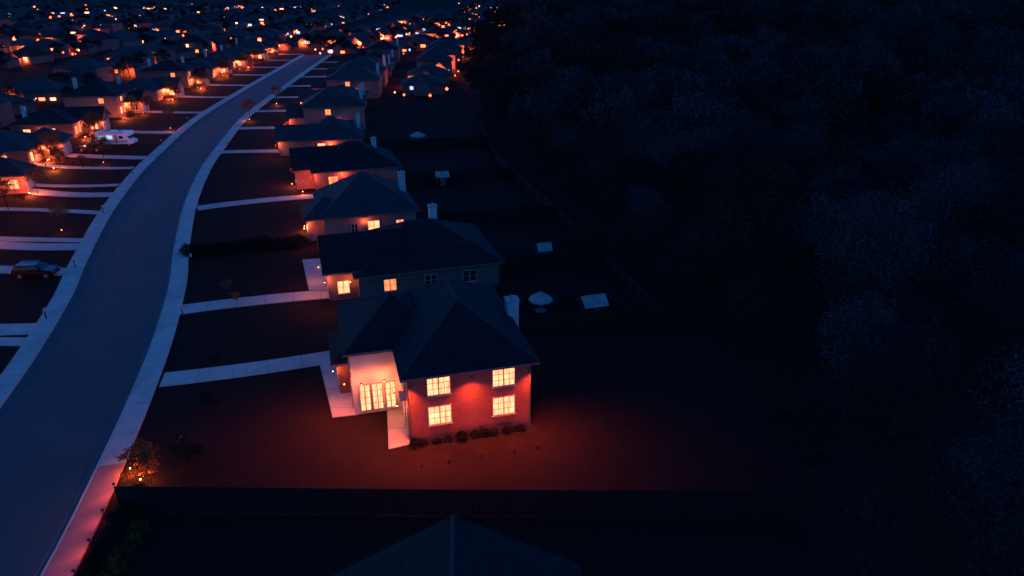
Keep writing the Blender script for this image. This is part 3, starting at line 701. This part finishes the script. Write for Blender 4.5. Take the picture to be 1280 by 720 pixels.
# ------------------------------------------------------------ vehicles
def wheel(e, x, y, r=.36, w=.24):
    mb = MB(); mb.tube((x, y-w/2, r), (x, y+w/2, r), r, r, 20, 0, True)
    for s in (-1, 1): mb.tube((x, y+s*(w/2), r), (x, y+s*(w/2+.015), r), r*.62, r*.5, 12, 1, True)
    mb.build('wheel', [M['rubber'], M['metal']], e)
def extr(e, name, prof, w0, w1, m, bev=.06):
    mb = MB(); n = len(prof)
    Lp = [(x, -(w0/2-i), z) for x, z, i in prof]; Rp = [(x, (w0/2-i), z) for x, z, i in prof]
    mb.poly(Lp); mb.poly(Rp[::-1])
    for k in range(n):
        j = (k+1) % n; mb.poly([Lp[j], Lp[k], Rp[k], Rp[j]])
    o = mb.build(name, [m], e); bevel(o, bev, 2); return o
def suv(x, y, ang):
    e = empty('parked_car', (x, y, 0.07), ang)
    extr(e, 'body', [(-2.35,.42,0),(2.35,.42,0),(2.4,.75,.03),(2.3,.98,.06),(1.15,1.1,.05),(-2.3,1.12,.05),(-2.4,.8,.03)], 1.9, 0, M['carblack'])
    extr(e, 'cabin', [(1.2,1.06,.09),(.45,1.66,.22),(-1.9,1.7,.22),(-2.28,1.08,.09)], 1.9, 0, M['carblack'], .08)
    g = MB()
    for s in (-1, 1):
        for (a, b, c, d) in ((.95,.42,-.35,-.35), (-.45,-.45,-1.25,-1.25), (-1.35,-1.35,-2.0,-1.86)):
            y0 = s*.845; y1 = s*.755
            pts = [(a,y0,1.15),(b,y1,1.58),(d,y1,1.6),(c,y0,1.15)]
            g.poly(pts if s < 0 else pts[::-1])
    g.poly([(1.17,-.72,1.12),(1.17,.72,1.12),(.52,.64,1.63),(.52,-.64,1.63)]); g.poly([(-2.26,.7,1.15),(-2.26,-.7,1.15),(-1.96,-.62,1.62),(-1.96,.62,1.62)])
    g.build('windows', [M['glass']], e)
    b = MB()
    for s in (-1, 1):
        b.box((-2.42,s*.6,.8),(-2.36,s*.88,1.0),0); b.box((2.34,s*.55,.72),(2.41,s*.86,.88),1); b.box((.75,s*.93,1.1),(.95,s*1.1,1.24),2); b.box((.3,s*.74,1.71),(-1.7,s*.7,1.75),1)
    b.box((2.36,-.5,.55),(2.42,.5,.85),2)
    b.build('lights_and_trim', [M['red'], M['metal'], M['carblack']], e)
    for wx in (-1.45, 1.5):
        for s in (-1, 1): wheel(e, wx, s*.84)
    return e
suv(-56.8, 79.6, math.radians(4))
suv(-86.5, 147.0, math.radians(188))
def camper(x, y, ang):
    e = empty('camper_van', (x, y, 0.07), ang)
    extr(e, 'body', [(-3.9,.5,0),(2.6,.5,0),(3.6,.55,.05),(3.75,1.15,.08),(2.9,1.45,.1),(2.5,2.05,.05),(3.2,2.25,.05),(3.1,3.0,.08),(-3.8,3.1,.08),(-3.9,2.9,0)], 2.4, 0, M['carwhite'], .1)
    g = MB()
    for s in (-1, 1):
        Y0 = s*1.205; Y1 = s*1.225
        for (a, b, z0, z1, m) in ((-3.4,-2.2,1.6,2.3,0), (-1.7,-.5,1.6,2.3,0), (.9,1.7,1.6,2.2,1), (-3.85,2.5,1.05,1.25,2), (-3.85,2.5,.8,.88,2), (-.1,.6,.7,2.5,3)):
            g.box((a,Y0,z0),(b,Y1,z1),m)
    g.poly([(2.93,-.95,1.5),(2.93,.95,1.5),(2.56,.95,2.0),(2.56,-.95,2.0)], 1)
    g.box((-2.2,-.4,3.08),(-1.2,.4,3.3),3); g.box((.6,-.35,3.08),(1.2,.35,3.2),3)
    g.tube((-3.0,-1.28,2.85),(1.8,-1.28,2.85),.09,.09,8,3,True)
    g.build('windows_stripes_roof_unit', [M['cool'], M['glass'], M['stripe'], M['trim']], e)
    for wx in (-2.4, 2.7):
        for s in (-1, 1): wheel(e, wx, s*1.0, .42, .28)
camper(-83.6, 152.5, math.radians(4))

# ------------------------------------------------------------ small yard objects
def umbrella(x, y, s=1.0):
    e = empty('patio_umbrella', (x, y, 0)); mb = MB(); n = 8
    for k in range(n):
        a0, a1 = 2*math.pi*k/n, 2*math.pi*(k+1)/n; r = 1.6*s
        mb.poly([(r*math.cos(a0),r*math.sin(a0),2.1),(r*math.cos(a1),r*math.sin(a1),2.1),(0,0,2.95)],0)
        mb.poly([(r*math.cos(a0),r*math.sin(a0),1.92),(r*math.cos(a1),r*math.sin(a1),1.92),(r*math.cos(a1),r*math.sin(a1),2.1),(r*math.cos(a0),r*math.sin(a0),2.1)],0)
    mb.build('canopy', [M['canvas']], e); mb = MB(); mb.tube((0,0,0),(0,0,3.0),.03,.03,8,0,True); mb.tube((0,0,.02),(0,0,.12),.3,.25,12,0,True)
    mb.tube((0,0,.7),(0,0,.74),.6,.6,14,0,True); mb.build('pole_and_table', [M['black']], e)
def shed(x, y, ang, w=2.6, d=2.0, h=1.9):
    e = empty('garden_shed', (x, y, 0), ang); wb_, rb_ = MB(), MB()
    wb_.box((-w/2,-d/2,0),(w/2,d/2,h),0); wb_.box((-.4,-d/2-.04,.05),(.4,-d/2-.003,1.7),1)
    roofblk(rb_, wb_, -w/2,-d/2,w/2,d/2,h,.8,'u',False,.18,.06)
    wb_.build('walls', [M['wood'], M['darktrim']], e); rb_.build('roof', [M['canvas'], M['canvas']], e)
umbrella(3.0, 68.6, .8); shed(8.4, 67.9, .3, 2.3, 1.9); shed(4.0, 84.6, .25, 1.5, 1.1, 1.6); umbrella(-20, 153, 1.1); shed(-12, 121, .2, 2.0, 1.4, 1.5)
def mailbox(x, y, ang):
    e = empty('mailbox', (x, y, 0), ang); mb = MB(); mb.box((-.05,-.05,0),(.05,.05,1.05),0); mb.box((-.12,-.26,1.05),(.12,.26,1.22),1)
    for k in range(6):
        a0, a1 = math.pi*k/6, math.pi*(k+1)/6
        mb.poly([(.12*math.cos(a0),-.26,1.22+.12*math.sin(a0)),(.12*math.cos(a0),.26,1.22+.12*math.sin(a0)),(.12*math.cos(a1),.26,1.22+.12*math.sin(a1)),(.12*math.cos(a1),-.26,1.22+.12*math.sin(a1))],1)
    mb.poly([(.12*math.cos(math.pi*k/6),-.26,1.22+.12*math.sin(math.pi*k/6)) for k in range(7)],1)
    mb.build('box_and_post', [M['wood'], M['trim']], e)
mailbox(-24.9, 45.0, .2)
for y in (66, 81, 103, 126, 150, 176):
    a = dirang(y); mailbox(cx(y)+7.4*math.cos(a), y+7.4*math.sin(a), a)
    mailbox(cx(y)-7.4*math.cos(a), y+4-7.4*math.sin(a), a)

# ------------------------------------------------------------ sky & dusk light
w = bpy.data.worlds.new('World'); sc.world = w; w.use_nodes = True
nt = w.node_tree; bg = nt.nodes['Background']
sky = nt.nodes.new('ShaderNodeTexSky'); sky.sky_type = 'NISHITA'; sky.sun_disc = False
sky.sun_elevation = math.radians(4); sky.sun_rotation = math.radians(-60); sky.air_density = 1.0; sky.dust_density = 0.2; sky.ozone_density = 3
vm = nt.nodes.new('ShaderNodeVectorMath'); vm.operation = 'MULTIPLY'; vm.inputs[1].default_value = (0.30, 1.65, 4.4)
nt.links.new(sky.outputs[0], vm.inputs[0]); nt.links.new(vm.outputs[0], bg.inputs['Color'])
bg.inputs['Strength'].default_value = 0.12
sl = bpy.data.lights.new('sun', 'SUN'); sl.energy = 0.08; sl.angle = math.radians(20); sl.color = (.3, .6, 1)
so = bpy.data.objects.new('sun', sl); sc.collection.objects.link(so); so.rotation_euler = (math.radians(60), 0, math.radians(60))

# ------------------------------------------------------------ camera
cam = bpy.data.cameras.new('camera'); co = bpy.data.objects.new('camera', cam); sc.collection.objects.link(co)
co.location = (0, 0, 33); co.rotation_euler = (math.radians(90-23.4), 0, 0)
cam.sensor_width = 36; cam.lens = 25.3; cam.clip_end = 8000; cam.clip_start = .5
sc.camera = co
print('objects', len(sc.objects), 'far', nd, 'porch', nl)
